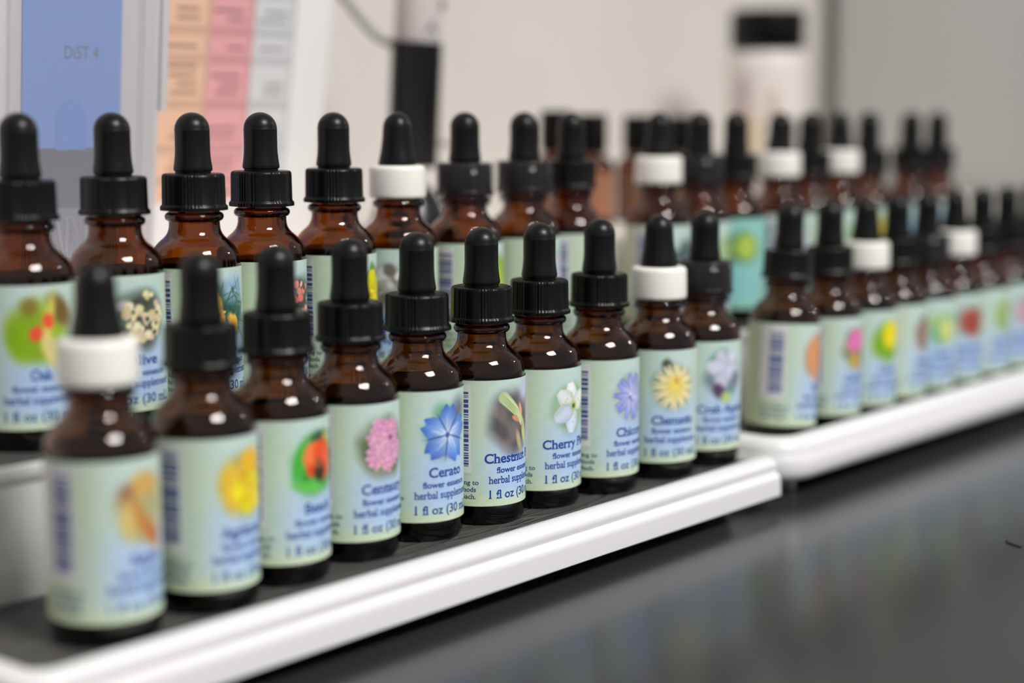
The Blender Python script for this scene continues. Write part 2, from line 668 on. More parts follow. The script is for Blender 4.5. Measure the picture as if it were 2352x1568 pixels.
def fl_crab(im, x, y):
    im = backdrop(im, x, y, (128, 150, 150), (104, 128, 140), 6, 11)
    im = over(im, ell(x, y, -3, 8, 5, 3, .8, .6) * .8, (88, 140, 108))
    im = petals(im, x, y, (55, 110, 165, 250, 350), 9.2, 4.0, (200, 206, 226), (218, 218, 236), .5, 3)
    im = over(im, ell(x, y, -2.6, -6, 2.6, 3.4, .6, .5), (84, 62, 88))
    im = over(im, ell(x, y, 7, -1, 2.6, 3.2, 0, .8), (112, 120, 140))
    return over(im, ell(x, y, 1.2, -9, 2.6, 2.4, 0, .6), (176, 196, 118))


def fl_beech(im, x, y):
    im = backdrop(im, x, y, (56, 132, 52), (84, 176, 78), 7, 12)
    im = over(im, ell(x, y, 1, 8.6, 5, 2.6, .1, .5), (44, 88, 48))
    im = over(im, ell(x, y, -7, 2, 2.6, 7.5, -.3, .4), (70, 176, 60))
    im = over(im, ell(x, y, 4.6, 8.2, 1.4, 3, .6, .5), (176, 186, 96))
    im = over(im, ell(x, y, -1.6, 2.6, 4.8, 5.2, .2, .18), (242, 124, 70))
    im = over(im, ell(x, y, 2.0, 3.6, 4.4, 4.8, 0, .3), (232, 82, 40))
    im = over(im, ell(x, y, 4.0, 0, 2.8, 5.4, -.15, .25), (240, 92, 58))
    im = over(im, ell(x, y, -3.6, -1.6, 1.5, 2.4, .2, .4), (222, 74, 34))
    im = over(im, ell(x, y, .6, -2.4, 2.8, 3.2, 0, .35), (58, 44, 32))
    im = over(im, ell(x, y, .2, 0.4, 2.0, 1.8, 0, .6), (150, 84, 40))
    return over(im, ell(x, y, -4, -7, 6, 1.7, -.15, .6), (96, 192, 80))


def fl_centaury(im, x, y):
    im = backdrop(im, x, y, (88, 98, 66), (120, 126, 88), 8, 12.6)
    g = np.random.default_rng(21)
    for i in range(44):
        a, d = g.uniform(0, 6.28), 8.0 * math.sqrt(g.uniform(0, 1))
        cx, cy = d * math.cos(a) + .8, d * math.sin(a) + 1.2
        im = petals(im, x, y, [k * 72 + 31 * i for k in range(5)], 2.9, 1.1, (212, 132, 172), (244, 206 - 16 * (i % 3), 222), cx, cy)
        im = over(im, ell(x, y, cx, cy, .45, .45), (240, 214, 196))
    return over(im, ell(x, y, 2.4, 3.0, .8, 1.0, 0, .5), (84, 74, 70))


def fl_agrimony(im, x, y):
    im = backdrop(im, x, y, (150, 150, 84), (176, 170, 96), 9, 12)
    im = over(im, ell(x, y, -5.6, 0, 4.0, 7.6, .1, .5), (228, 186, 52))
    im = over(im, ell(x, y, 2.5, 6.6, 5, 4.6, 0, .4), (236, 180, 40))
    im = over(im, ell(x, y, 2, -2.6, 7.4, 5.8, -.3, .3), (240, 226, 40))
    im = petals(im, x, y, (40, 110, 180, 250, 320), 7.6, 3.4, (236, 206, 30), (248, 238, 36), 2, -2.2)
    return blobs(im, x, y, 7, 4, .9, [(206, 140, 36), (246, 208, 70)], 9)


def fl_aspen(im, x, y):
    im = backdrop(im, x, y, (170, 160, 108), (186, 178, 130), 10, 12)
    im = over(im, ell(x, y, .5, 7, 6, 4.2, -.1, .4), (206, 164, 88))
    im = over(im, ell(x, y, -6.4, 4.5, 2.4, 3.6, 0, .6), (140, 96, 78))
    im = over(im, ell(x, y, 0, -4, 9.6, 2.8, -.95, .4), (190, 128, 64))
    im = over(im, ell(x, y, 3.8, -8, 3.2, 2.4, -.8, .5), (182, 108, 66))
    im = over(im, ell(x, y, 2, 0.8, 2.8, 4.2, .4, .7), (168, 168, 122))
    return over(im, ell(x, y, -6, -2.2, 2.2, 6, .1, .6), (208, 186, 110))


def fl_oak(im, x, y):
    im = backdrop(im, x, y, (128, 162, 30), (150, 182, 52), 11, 12.5)
    im = over(im, ell(x, y, 7.5, 7, 3.6, 6, .6, .5), (116, 92, 52))
    im = over(im, ell(x, y, -3, 8.6, 2.8, 2.8, 0, .7), (134, 116, 46))
    im = over(im, ell(x, y, 3, 3, 1.8, 9, -.2, .5), (206, 198, 84))
    im = over(im, ell(x, y, 3.4, -6, 2.4, 6.5, .3, .5), (216, 200, 130))
    im = over(im, ell(x, y, -7, -2, 4, 7, .2, .6), (132, 172, 16))
    im = over(im, ell(x, y, -1.2, -.4, 2.1, 2.7, -.4, .35), (228, 84, 52))
    return over(im, ell(x, y, 3.0, 3.6, 2.0, 2.6, .2, .35), (230, 88, 56))


def fl_olive(im, x, y):
    im = backdrop(im, x, y, (84, 90, 82), (64, 72, 62), 12, 12.2)
    im = over(im, ell(x, y, -7, 6, 5, 1.2, .5, .6), (112, 140, 104))
    im = over(im, ell(x, y, -6.5, 5.0, 3, 1.8, 0, .6), (196, 186, 196))
    im = over(im, ell(x, y, -6, -1, 5, 1.4, -.2, .6), (106, 130, 112))
    im = blobs(im, x, y, 64, 8.2, 1.35, [(226, 216, 170), (206, 194, 148), (236, 226, 190), (214, 190, 160)], 12, .35, 1.8, 0.5, 1.05)
    return blobs(im, x, y, 8, 7, .9, [(70, 74, 58)], 13, .5, 1.4, 0)


def fl_pine(im, x, y):
    im = backdrop(im, x, y, (44, 84, 78), (60, 104, 84), 13, 12)
    im = over(im, ell(x, y, 4, 7.5, 5.6, 4.4, .2, .7), (156, 184, 214))
    g = np.random.default_rng(13)
    for i in range(60):
        a = g.uniform(0, 3.14)
        im = over(im, ell(x, y, g.uniform(-9, 9), g.uniform(-10, 9), g.uniform(2, 4.4), .22, a, .6) * .8, [(40, 92, 80), (94, 134, 96), (36, 70, 62)][i % 3])
    for cx, cy, r in ((-4, 3, 2.1), (-6.5, -1, 1.8), (-2.6, -2, 1.7), (2.6, -4.6, 1.6), (4.6, -5.0, 1.5)):
        im = over(im, ell(x, y, cx, cy, r, r * 2.2, .25, .25), (232, 184, 76))
    return blobs(im, x, y, 12, 5, .6, [(206, 140, 52), (248, 214, 120)], 14, .4, -3, -1)


def fl_redchestnut(im, x, y):
    im = backdrop(im, x, y, (62, 70, 66), (84, 100, 92), 14, 11.5)
    im = blobs(im, x, y, 24, 7.6, 1.7, [(238, 150, 140), (226, 116, 112), (242, 184, 160), (232, 130, 120)], 15, .3)
    return blobs(im, x, y, 6, 6, 1.1, [(52, 40, 40), (70, 150, 150)], 16, .4)


def fl_rockrose(im, x, y):
    im = backdrop(im, x, y, (120, 104, 70), (148, 150, 110), 15, 11.8)
    im = over(im, ell(x, y, 0, 9, 2, 3, .3, .5), (96, 150, 50))
    im = petals(im, x, y, (20, 92, 164, 236, 308), 10.2, 5.4, (228, 214, 10), (242, 236, 24), 0, -1)
    return blobs(im, x, y, 12, 2.0, .6, [(226, 150, 20), (250, 240, 90)], 17)


def fl_rockwater(im, x, y):
    im = backdrop(im, x, y, (150, 150, 140), (176, 176, 170), 16, 11.5)
    return blobs(im, x, y, 16, 7, 2.2, [(196, 196, 190), (128, 124, 114), (216, 216, 212), (106, 100, 92)], 18, .4)


def generic(c1, c2, b1, b2, seed):
    def f(im, x, y):
        im = backdrop(im, x, y, b1, b2, seed, 11.6)
        im = petals(im, x, y, [seed * 17 + k * 72 for k in range(5)], 8.6, 3.6, c2, c1)
        return over(im, ell(x, y, 0, 0, 1.6, 1.6, 0, .5), c2)
    return f


def fl_elm(im, x, y):
    im = backdrop(im, x, y, (150, 120, 90), (180, 150, 116), 20, 11.5)
    return over(im, ell(x, y, -1, 0, 7, 10, .1, .4), (222, 150, 98))


def fl_gentian(im, x, y):
    im = backdrop(im, x, y, (70, 84, 76), (150, 140, 90), 21, 11.5)
    im = over(im, ell(x, y, 0, 4, 7, 6, .2, .3), (226, 116, 176))
    return over(im, ell(x, y, -1, -6, 4, 4.4, .2, .4), (196, 160, 70))


def fl_gorse(im, x, y):
    im = backdrop(im, x, y, (110, 160, 40), (130, 176, 30), 22, 12)
    return over(im, ell(x, y, 2, 3, 6, 7, .2, .3), (240, 218, 20))


def fl_walnut(im, x, y):
    im = backdrop(im, x, y, (74, 110, 60), (96, 140, 70), 23, 10)
    return over(im, ell(x, y, 1.4, 0.4, 6.2, 6.4, 0, .3), (176, 200, 88))


def fl_holly(im, x, y):
    im = backdrop(im, x, y, (110, 168, 130), (168, 200, 120), 24, 11)
    return over(im, ell(x, y, 2, 0, 5, 6, 0, .5), (206, 214, 130))


def label_image(u, v, flower, fine, teal=0.0):
    x, y = u, v - 32.2
    g = np.array((190, 206, 181), float)       # sage
    t = np.array((186, 210, 207), float)       # pale aqua
    b = np.array((168, 194, 231), float)       # soft blue
    yb = np.array((202, 216, 180), float)      # pale lime at the foot
    s1 = ss(19, 6, np.abs(u))[..., None]
    img = g * (1 - s1) + t * s1
    s2 = (np.exp(-(u / 13.5) ** 2) * ss(1.5, 9, v) * (1 - ss(17, 34, v)))[..., None]
    img = img * (1 - s2) + b * s2
    s3 = (1 - ss(0, 5.5, v))[..., None] * 0.8
    img = img * (1 - s3) + yb * s3
    s4 = (ss(24, 40, np.abs(u)) * 0.75)[..., None]
    img = img * (1 - s4) + np.array((214, 214, 170)) * s4
    s5 = (ss(41, 47, v) * 0.5)[..., None]
    img = img * (1 - s5) + np.array((192, 210, 196)) * s5
    if teal:
        img = img * (1 - teal) + np.array((128, 196, 186)) * teal
    if flower:
        img = flower(img, x, y)
    img = img * (1 + 0.012 * cloud(u, v, 77, 1.2)[..., None])
    return lin(np.clip(img, 0, 255))


BARS = []
_g = np.random.default_rng(11)
_v = 15.2
while _v < 43.0:
    _w = float(_g.choice([0.28, 0.28, 0.5, 0.55, 0.85, 1.3]))
    BARS.append((_v, min(_v + _w, 43.4)))
    _v += _w + float(_g.choice([0.3, 0.3, 0.45, 0.7]))


# the side panel of the sleeve sits at slightly different places from print run to print run (mm)
SIDE_SHIFT = {'Aspen': -2.5, 'Agrimony': -2.2, 'Pine': -1.2, 'Red Chestnut': -10, 'Rock Rose': -7.5, 'Scleranthus': -3, 'Star of Bethlehem': -9, 'Sweet Chestnut': -6}


def label_mesh(name, title, flower, step, teal=0.0, words=True, title_col=INK):
    """paper sleeve with printed gradient, picture, bar code and lettering as one mesh"""
    uu = np.concatenate([np.linspace(-50.5, -15, 46)[:-1], np.arange(-15, 15, step), np.linspace(15, 50.5, 46)])
    vv = np.linspace(0, LH, int(LH / step) + 1)
    U, Vv = np.meshgrid(uu, vv, indexing='ij')
    C = label_image(U, Vv, flower, step, teal).reshape(-1, 3)
    nu, nv = len(uu), len(vv)
    pts = [np.stack([U.ravel(), Vv.ravel(), np.zeros(U.size)], 1)]
    cols = [C]
    idx = np.arange(nu * nv).reshape(nu, nv)
    quads = np.stack([idx[:-1, :-1], idx[1:, :-1], idx[1:, 1:], idx[:-1, 1:]], -1).reshape(-1, 4)
    tri = []
    off = nu * nv

    def add(V, F, col, lift):
        nonlocal off
        if not len(V):
            return
        pts.append(np.column_stack([V, np.full(len(V), lift)]))
        cols.append(np.tile(col, (len(V), 1)))
        tri.append(F + off)
        off += len(V)

    def rect(u0, u1, v0, v1, col, lift):
        n = max(2, int((u1 - u0) / 1.0) + 1)
        xs = np.linspace(u0, u1, n)
        V = np.concatenate([np.column_stack([xs, np.full(n, v0)]), np.column_stack([xs, np.full(n, v1)])])
        F = []
        for k in range(n - 1):
            F += [(k, k + 1, n + k + 1), (k, n + k + 1, n + k)]
        add(V, np.array(F), col, lift)

    if words:
        sh = SIDE_SHIFT.get(title, 0)
        rect(-31.5 + sh, -19.2 + sh, 12.6, 46.2, lin((214, 212, 214)), 0.03)
        for a, b in BARS:
            rect(-27.0 + sh, -20.2 + sh, a, b, lin((44, 72, 134)), 0.06)
        if title:
            add(*placed(title, 5.1, 16.4, width=min(2.5 * len(title), 29), center=0.3, bold=0.022), title_col, 0.06)
        add(*placed('flower essence', 3.1, 12.6, width=19.6, center=0.3, bold=0.022), title_col, 0.06)
        add(*placed('herbal supplement', 3.9, 8.6, width=25.8, center=0.3, bold=0.014), title_col, 0.06)
        add(*placed('1 fl oz (30 mL)', 4.6, 2.9, width=26.4, center=0.6, bold=0.016), title_col, 0.06)
        dk = np.array(lin((36, 74, 112)))
        add(*placed('according to', 2.5, 8.3, width=14.0, left=-30.4 + sh, bold=0.012), dk, 0.06)
        add(*placed('his methods', 2.5, 5.6, width=13.0, left=-30.4 + sh, bold=0.012), dk, 0.06)
        add(*placed('of Dr. Bach.', 2.5, 2.9, width=12.9, left=-30.4 + sh, bold=0.012), dk, 0.06)
    pts = np.concatenate(pts)
    cols = np.concatenate(cols)
    th = pts[:, 0] / LR
    R = LR + pts[:, 2]
    co = np.column_stack([R * np.cos(th), R * np.sin(th), pts[:, 1] + 6.0]) / 1000
    tri = np.concatenate(tri) if tri else np.zeros((0, 3), int)
    me = bpy.data.meshes.new(name)
    nq, ntr = len(quads), len(tri)
    me.vertices.add(len(co))
    me.vertices.foreach_set('co', co.ravel())
    me.loops.add(nq * 4 + ntr * 3)
    me.loops.foreach_set('vertex_index', np.concatenate([quads.ravel(), tri.ravel()]).astype(np.int32))
    me.polygons.add(nq + ntr)
    me.polygons.foreach_set('loop_start', np.concatenate([np.arange(nq) * 4, nq * 4 + np.arange(ntr) * 3]).astype(np.int32))
    me.update(calc_edges=True)
    at = me.color_attributes.new('ink', 'FLOAT_COLOR', 'POINT')
    at.data.foreach_set('color', np.column_stack([cols, np.ones(len(cols))]).astype(np.float32).ravel())
    me.materials.append(M['paper'])
    me.polygons.foreach_set('use_smooth', np.ones(nq + ntr, bool))
    return me


# ------------------------------------------------------------------ dropper bottle parts
_outer = [(0, -0.7), (9, -0.8), (12.4, -1.2), (14.4, -1.6), (15.6, -0.9), (16.3, 0.8), (16.45, 3.0)]
_body = [(16.45, 3.0), (16.45, 54.4)]
_should = [(16.45, 54.4), (16.25, 56.8), (15.55, 59.0), (14.3, 61.0), (12.7, 62.7), (11.2, 64.0), (10.1, 65.4), (9.5, 67.0), (9.3, 68.6), (9.3, 69.9)]
_ring = [(9.3, 69.9), (9.9, 70.1), (10.5, 70.7), (10.75, 71.6), (10.5, 72.5), (9.9, 73.1), (9.3, 73.3)]
_neck = [(9.3, 73.3), (9.3, 84.0), (7.4, 84.0), (7.4, 68.0)]
_inner = [(7.4, 68.0), (7.8, 66.0), (9.0, 63.8), (11.0, 62.0), (12.9, 60.2), (14.2, 57.8), (14.7, 55.0), (14.75, 52.0)]
_foot = [(14.75, 52.0), (14.75, 4.4), (14.0, 2.6), (12.0, 1.8), (0, 2.0)]
prof = catmull(_outer, 3)[:-1] + _body[:-1] + catmull(_should, 3)[:-1] + catmull(_ring, 3)[:-1] + _neck[:-1] + catmull(_inner, 3)[:-1] + _foot
GLASS_ME = lathe_mesh('glass', prof, 64)
for p in GLASS_ME.polygons:
    p.use_smooth = True
GLASS_ME.set_sharp_from_angle(angle=math.radians(50))
GLASS_ME.materials.append(M['glass'])


def ribs(r, z, a):
    d = math.degrees(a) % 60
    if r < 10.6 or d < 24:
        return r
    k = (d - 24) / 36 * 6
    return r + 0.28 * (0.5 + 0.5 * math.cos(2 * PI * (k % 1.0))) - 0.14


cap_prof = [(6.6, 87.3), (10.2, 87.4), (10.9, 87.2), (11.35, 86.6), (11.45, 85.8), (11.6, 76.2), (11.75, 75.9), (12.25, 75.4), (12.35, 74.8), (12.3, 74.0), (10.4, 73.9), (9.6, 74.4), (9.5, 84.6), (6.6, 84.8)]
CAP_ME = lathe_mesh('cap', cap_prof + [cap_prof[0]], 216, ribs)
CAP_ME.materials.append(M['cap_black'])
for p in CAP_ME.polygons:
    p.use_smooth = True
CAP_ME.set_sharp_from_angle(angle=math.radians(42))
capw = [(6.6, 87.5), (9.8, 87.6), (10.9, 87.3), (11.6, 86.5), (11.8, 85.4), (11.95, 75.6), (11.9, 74.6), (11.5, 74.1), (10.4, 74.0), (9.6, 74.4), (9.5, 84.6), (6.6, 84.8)]
CAPW_ME = lathe_mesh('cap', capw + [capw[0]], 96)
CAPW_ME.materials.append(M['cap_white'])
for p in CAPW_ME.polygons:
    p.use_smooth = True
CAPW_ME.set_sharp_from_angle(angle=math.radians(50))


def dome(r, z0, h, n=9):
    return [(r * math.cos(i / n * PI / 2), z0 + h * math.sin(i / n * PI / 2)) for i in range(n)] + [(0, z0 + h)]


bulb = [(0, 86.0), (6.4, 86.0), (6.5, 88.1), (6.95, 88.3), (7.1, 88.9), (7.0, 89.8), (6.75, 91.4), (6.5, 93.6), (6.38, 96), (6.36, 102.6), (6.40, 102.9), (6.40, 103.1)] + dome(6.36, 103.2, 6.3)
BULB_ME = lathe_mesh('bulb', bulb, 48)
bulbw = [(0, 86.0), (7.6, 86.0), (7.95, 87.9), (7.95, 88.6), (7.6, 90.4), (7.0, 93.2), (6.5, 96.4), (6.2, 99.5)] + dome(6.0, 102.6, 6.9)
BULBW_ME = lathe_mesh('bulb', bulbw, 48)
for me in (BULB_ME, BULBW_ME):
    me.materials.append(M['rubber'])
    for p in me.polygons:
        p.use_smooth = True
    me.set_sharp_from_angle(angle=math.radians(48))
BAND_ME = lathe_mesh('band', [(9.9, 88.0), (12.7, 88.1), (12.9, 87.2), (12.9, 74.0), (12.2, 72.6), (11.4, 70.0), (10.4, 68.4), (10.25, 68.4), (11.2, 70.1), (12.05, 72.7), (12.75, 74.0), (12.75, 87.0), (9.9, 87.85)], 64)
BAND_ME.materials.append(M['film'])
for p in BAND_ME.polygons:
    p.use_smooth = True
LIQ_ME = lathe_mesh('liquid', [(0, 2.3), (12, 2.1), (13.9, 3.0), (14.6, 4.9), (14.6, 54.5), (14.1, 56.3), (0, 56.3)], 40)
LIQ_ME.materials.append(M['tincture'])
for p in LIQ_ME.polygons:
    p.use_smooth = True
LIQ_ME.set_sharp_from_angle(angle=math.radians(40))
PIP_ME = lathe_mesh('pipette', [(0, 10), (1.2, 10), (2.4, 18), (2.6, 22), (2.6, 86)], 16)
PIP_MAT = mat('clear_pipette_glass', (235, 235, 230), 0.02, trans=1.0, ior=1.3)

CAMX, CAMY = CAM[0], CAM[1]
copies = random.Random(4)


def child(name, me, root, label=None):
    o = bpy.data.objects.new(name, me)
    COL.objects.link(o)
    o.parent = root
    if label:
        o['label'] = label
    return o


def dropper(X, Y, z, phi, title, flower, label, group, white=False, band=False, step=0.5, teal=0.0, tilt=(0, 0), words=True):
    root = empty('dropper_bottle', P(X, Y, z - FOOT))
    tag(root, label, 'dropper bottle', group)
    th = math.atan2(CAMY - Y, CAMX - X) + math.radians(phi)
    root.rotation_euler = (0, 0, th)
    child('glass_bottle', GLASS_ME, root)
    lq = child('liquid', LIQ_ME, root)
    lq.scale = (1, 1, copies.uniform(0.955, 1.0))
    lq.location.z = 0.00015
    child('paper_label', label_mesh('paper_label', title, flower, step, teal, words), root)
    c = child('screw_cap', CAPW_ME if white else CAP_ME, root, 'white smooth screw cap' if white else None)
    c.rotation_euler = (0, 0, copies.uniform(0, 6.28))
    child('dropper_bulb', BULBW_ME if white else BULB_ME, root)
    if band:
        child('shrink_band', BAND_ME, root)
    for ch in root.children:
        ch.location.z += FOOT / 1000
    return root


FG, BGp = 'front row of amber dropper bottles', 'raised back row of amber dropper bottles'
G = generic
front = [
    (294.6, 402.1, 45, 'Aspen', fl_aspen, 'nearest dropper bottle, white collar cap, tan catkin picture on its label', 1, 0, .35),
    (335.3, 404.5, 49, 'Agrimony', fl_agrimony, 'blurred dropper bottle with large yellow flower picture, second from the camera', 0, 0, .35),
    (371.2, 409.3, 49, 'Beech', fl_beech, 'dropper bottle with orange red flower on green leaves', 0, 0, .3),
    (407.7, 412.0, 44, 'Centaury', fl_centaury, 'dropper bottle with round cluster of small pink flowers', 0, 0, .25),
    (442.7, 413.0, 38, 'Cerato', fl_cerato, 'dropper bottle with big blue flower, label reading Cerato', 0, 0, .2),
    (476.9, 411.6, 52, 'Chestnut Bud', fl_chestnut, 'sharply focused dropper bottle with green bud on dark picture, reading Chestnut Bud', 0, 0, .2),
    (511.3, 411.2, 51, 'Cherry Plum', fl_cherry, 'dropper bottle with white blossom picture, label reading Cherry Plum', 0, 0, .22),
    (545.6, 407.5, 55, 'Chicory', fl_chicory, 'dropper bottle with lilac blue many-petalled flower, black cap', 0, 0, .25),
    (584.5, 405.1, 25, 'Clematis', fl_clematis, 'white-capped dropper bottle with cream yellow starburst flower', 1, 0, .3),
    (619.0, 404.7, 34, 'Crab Apple', fl_crab, 'film-banded dropper bottle with pale lilac flower, last on the nearer rack front', 0, 1, .35),
    (681.8, 402.5, 70, 'Elm', fl_elm, 'dropper bottle showing its blue bar code, first on the farther rack front', 0, 0, .5),
    (729.0, 404.0, 60, 'Gentian', fl_gentian, 'dropper bottle with pink flower over yellow, next after the bar code bottle', 0, 0, .6),
    (766.0, 404.0, 50, 'Gorse', fl_gorse, 'white-capped dropper bottle with bright yellow flower on lime green', 1, 0, .6),
    (800.0, 404.0, 72, 'Heather', G((140, 104, 92), (170, 120, 110), (150, 120, 100), (130, 110, 90), 31), 'dropper bottle with narrow brown picture, right after the yellow-flower white cap', 0, 0, .7),
    (834.5, 404.0, 38, 'Holly', fl_holly, 'film-banded dropper bottle with pale lime picture on farther rack front', 0, 1, .7),
    (869.0, 404.0, 42, 'Honeysuckle', G((206, 92, 84), (150, 70, 60), (110, 112, 96), (140, 150, 130), 33), 'white-capped dropper bottle with small red flower on farther rack front', 1, 0, .7),
    (903.5, 404.0, 62, 'Hornbeam', G((150, 176, 96), (170, 190, 120), (140, 180, 120), (160, 190, 130), 34), 'dropper bottle just past the red-flower white cap bottle', 0, 0, .8),
    (938.0, 404.0, 50, 'Impatiens', G((196, 150, 170), (210, 170, 180), (150, 170, 170), (170, 180, 180), 35), 'dropper bottle with pale mauve picture, second past the red-flower white cap', 0, 0, .8),
    (973.0, 404.0, 45, 'Larch', G((170, 110, 120), (200, 150, 150), (150, 170, 150), (170, 190, 170), 36), 'dropper bottle at the right edge of the photo, farthest in the front row', 0, 0, .8),
]
for (X, Y, phi, title, fl, lab, w, b, st) in front:
    r = dropper(X, Y, 0.0, phi, title, fl, lab, FG, bool(w), bool(b), st)
    if title == 'Elm':                 # its foot rides up on the corner rim, so it leans
        q = Matrix.Rotation(math.radians(3.6), 4, 'Y') @ Matrix.Rotation(r.rotation_euler.z, 4, 'Z')
        r.rotation_euler = q.to_euler()
        r.location.z += 0.0009
back = [
    (324.5, 481.9, 15, 'Oak', fl_oak, 'raised dropper bottle at far left with lime green picture and two red dots', 0, 0, .35, 0),
    (364.5, 485.0, 28, 'Olive', fl_olive, 'raised dropper bottle with cream blossom cluster on dark picture', 0, 0, .3, 0),
    (399.4, 484.0, 40, 'Pine', fl_pine, 'raised dropper bottle with orange cones and blue green needles picture', 0, 0, .25, 0),
    (434.2, 486.0, 60, 'Red Chestnut', fl_redchestnut, 'sharp raised dropper bottle with salmon pink flower, fourth from left', 0, 0, .22, 0),
    (472.4, 485.5, 62, 'Rock Rose', fl_rockrose, 'raised dropper bottle with vivid yellow petal at its label edge', 0, 0, .25, 0),
    (510.7, 487.0, -14, 'Rock Water', fl_rockwater, 'raised white-capped dropper bottle with grey picture, in front of black cylinder', 1, 0, .35, 0),
    (550.0, 484.0, 60, 'Scleranthus', G((150, 196, 50), (190, 220, 60), (130, 170, 60), (150, 186, 90), 41), 'raised film-banded dropper bottle right of the black cylinder, lime picture', 0, 1, .4, 0),
    (590.5, 484.0, 62, 'Star of Bethlehem', G((226, 224, 236), (200, 200, 214), (150, 170, 160), (170, 190, 180), 42), 'raised film-banded dropper bottle with whitish lilac picture, before amber vials', 0, 1, .5, 0),
    (625.3, 484.0, 85, 'Sweet Chestnut', G((190, 200, 120), (210, 210, 150), (150, 170, 120), (170, 190, 140), 43), 'raised black-capped dropper bottle standing before the leftmost black-capped vials', 0, 0, .5, 0),
    (697.1, 484.0, 58, 'Vervain', G((70, 86, 96), (90, 110, 110), (150, 170, 160), (170, 190, 180), 44), 'raised white-capped dropper bottle with bar code, first on farther rack upper step', 1, 0, .6, 0),
    (734.2, 484.0, 75, 'Vine', G((150, 180, 120), (180, 200, 140), (140, 170, 110), (160, 186, 130), 45), 'raised film-banded dropper bottle left of the teal label', 0, 1, .6, 0),
    (769.1, 484.0, 18, '', fl_walnut, 'raised dropper bottle with teal label and round green fruit', 0, 0, .6, .75),
    (814.1, 484.0, 60, 'Water Violet', G((190, 190, 210), (200, 196, 220), (140, 160, 150), (170, 190, 180), 46), 'raised white-capped dropper bottle in front of the white squeeze bottle', 1, 0, .8, 0),
    (848.0, 484.0, 55, 'White Chestnut', G((220, 216, 206), (210, 190, 160), (130, 150, 110), (160, 180, 140), 47), 'raised black-capped dropper bottle squeezed between two white caps', 0, 0, .8, 0),
    (882.0, 484.0, 50, 'Wild Oat', G((176, 190, 140), (190, 200, 150), (140, 170, 120), (160, 186, 140), 48), 'raised white-capped dropper bottle farthest along the upper step', 1, 0, .8, 0),
    (917.5, 484.0, 40, 'Wild Rose', G((190, 170, 60), (210, 190, 80), (150, 150, 60), (180, 180, 90), 49), 'raised black-capped dropper bottle right after the last raised white cap', 0, 0, .8, 0),
    (972.7, 484.0, 30, 'Willow', G((150, 176, 200), (170, 190, 214), (150, 180, 200), (170, 196, 214), 50), 'raised dropper bottle second from the right end of upper row', 0, 0, .8, 0),
    (1009.5, 484.0, 35, 'Walnut', G((120, 140, 170), (150, 170, 190), (130, 150, 180), (150, 170, 200), 51), 'raised dropper bottle at the right end of upper row, against grey panel', 0, 0, .8, 0),
]
for (X, Y, phi, title, fl, lab, w, b, st, tl) in back:
    dropper(X, Y, 42.7, phi, title, fl, lab, BGp, bool(w), bool(b), st, tl, words=not tl)

# ------------------------------------------------------------------ amber vials with tall black caps on the ledge
vial = catmull([(0, .8), (10, .7), (12.6, .1), (13.6, 1.2), (13.8, 3)], 3)[:-1] + [(13.8, 3), (13.8, 35)] + catmull([(13.8, 36), (13.2, 38.4), (11.4, 40.6), (9.4, 42), (8.4, 43.4), (8.2, 45.5)], 3) + [(8.2, 52), (6.4, 52), (6.4, 44), (11.8, 37), (12.0, 34), (12.0, 4), (0, 3)]
VIAL_ME = lathe_mesh('vial', vial, 48)
VIAL_ME.materials.append(M['glass'])
VCAP_ME = lathe_mesh('cap', [(0, 68), (8.2, 68), (9.0, 67.4), (9.2, 66.6), (9.5, 49), (9.6, 46.2), (9.2, 45.8), (8.5, 45.9), (8.5, 60), (0, 60)], 72, lambda r, z, a: r + (0.15 * math.cos(36 * a) if 9.1 < r < 9.58 else 0))
VCAP_ME.materials.append(M['cap_black'])
for me in (VIAL_ME, VCAP_ME):
    for p in me.polygons:
        p.use_smooth = True
    me.set_sharp_from_angle(angle=math.radians(45))
vials = [(765.3, 603, (128, 74, 52), 'amber vial with tall black cap, leftmost behind the raised bottles', 0),
         (795.6, 601, (150, 100, 76), 'amber vial with tall black cap and copper brown label, second from left', -2.0),
         (842.3, 600, (112, 76, 54), 'amber vial with tall black cap behind the white-capped raised bottle, third from left', -3.0),
         (893.4, 602, (132, 92, 60), 'amber vial with tall black cap, rightmost, left of the white squeeze bottle', -3.5),
         (1012.0, 600, (120, 96, 80), 'amber vial with tall black cap, just right of the white squeeze bottle', -5.0)]
for X, Y, c, lab, dz in vials:
    r = empty('amber_vial', P(X, Y, 85))
    s = 1 + dz / 68
    r.scale = (1, 1, s)
    tag(r, lab, 'bottle', 'amber vials with tall black caps')
    child('glass_body', VIAL_ME, r)
    child('screw_cap', VCAP_ME, r)
    lm = lathe_mesh('paper_label', [(13.95, 6), (13.95, 33), (13.86, 33), (13.86, 6), (13.95, 6)], 48)
    lm.materials.append(mat('vial_label', c, 0.45))
    for p in lm.polygons:
        p.use_smooth = True
    lm.set_sharp_from_angle(angle=math.radians(45))
    child('paper_label', lm, r)

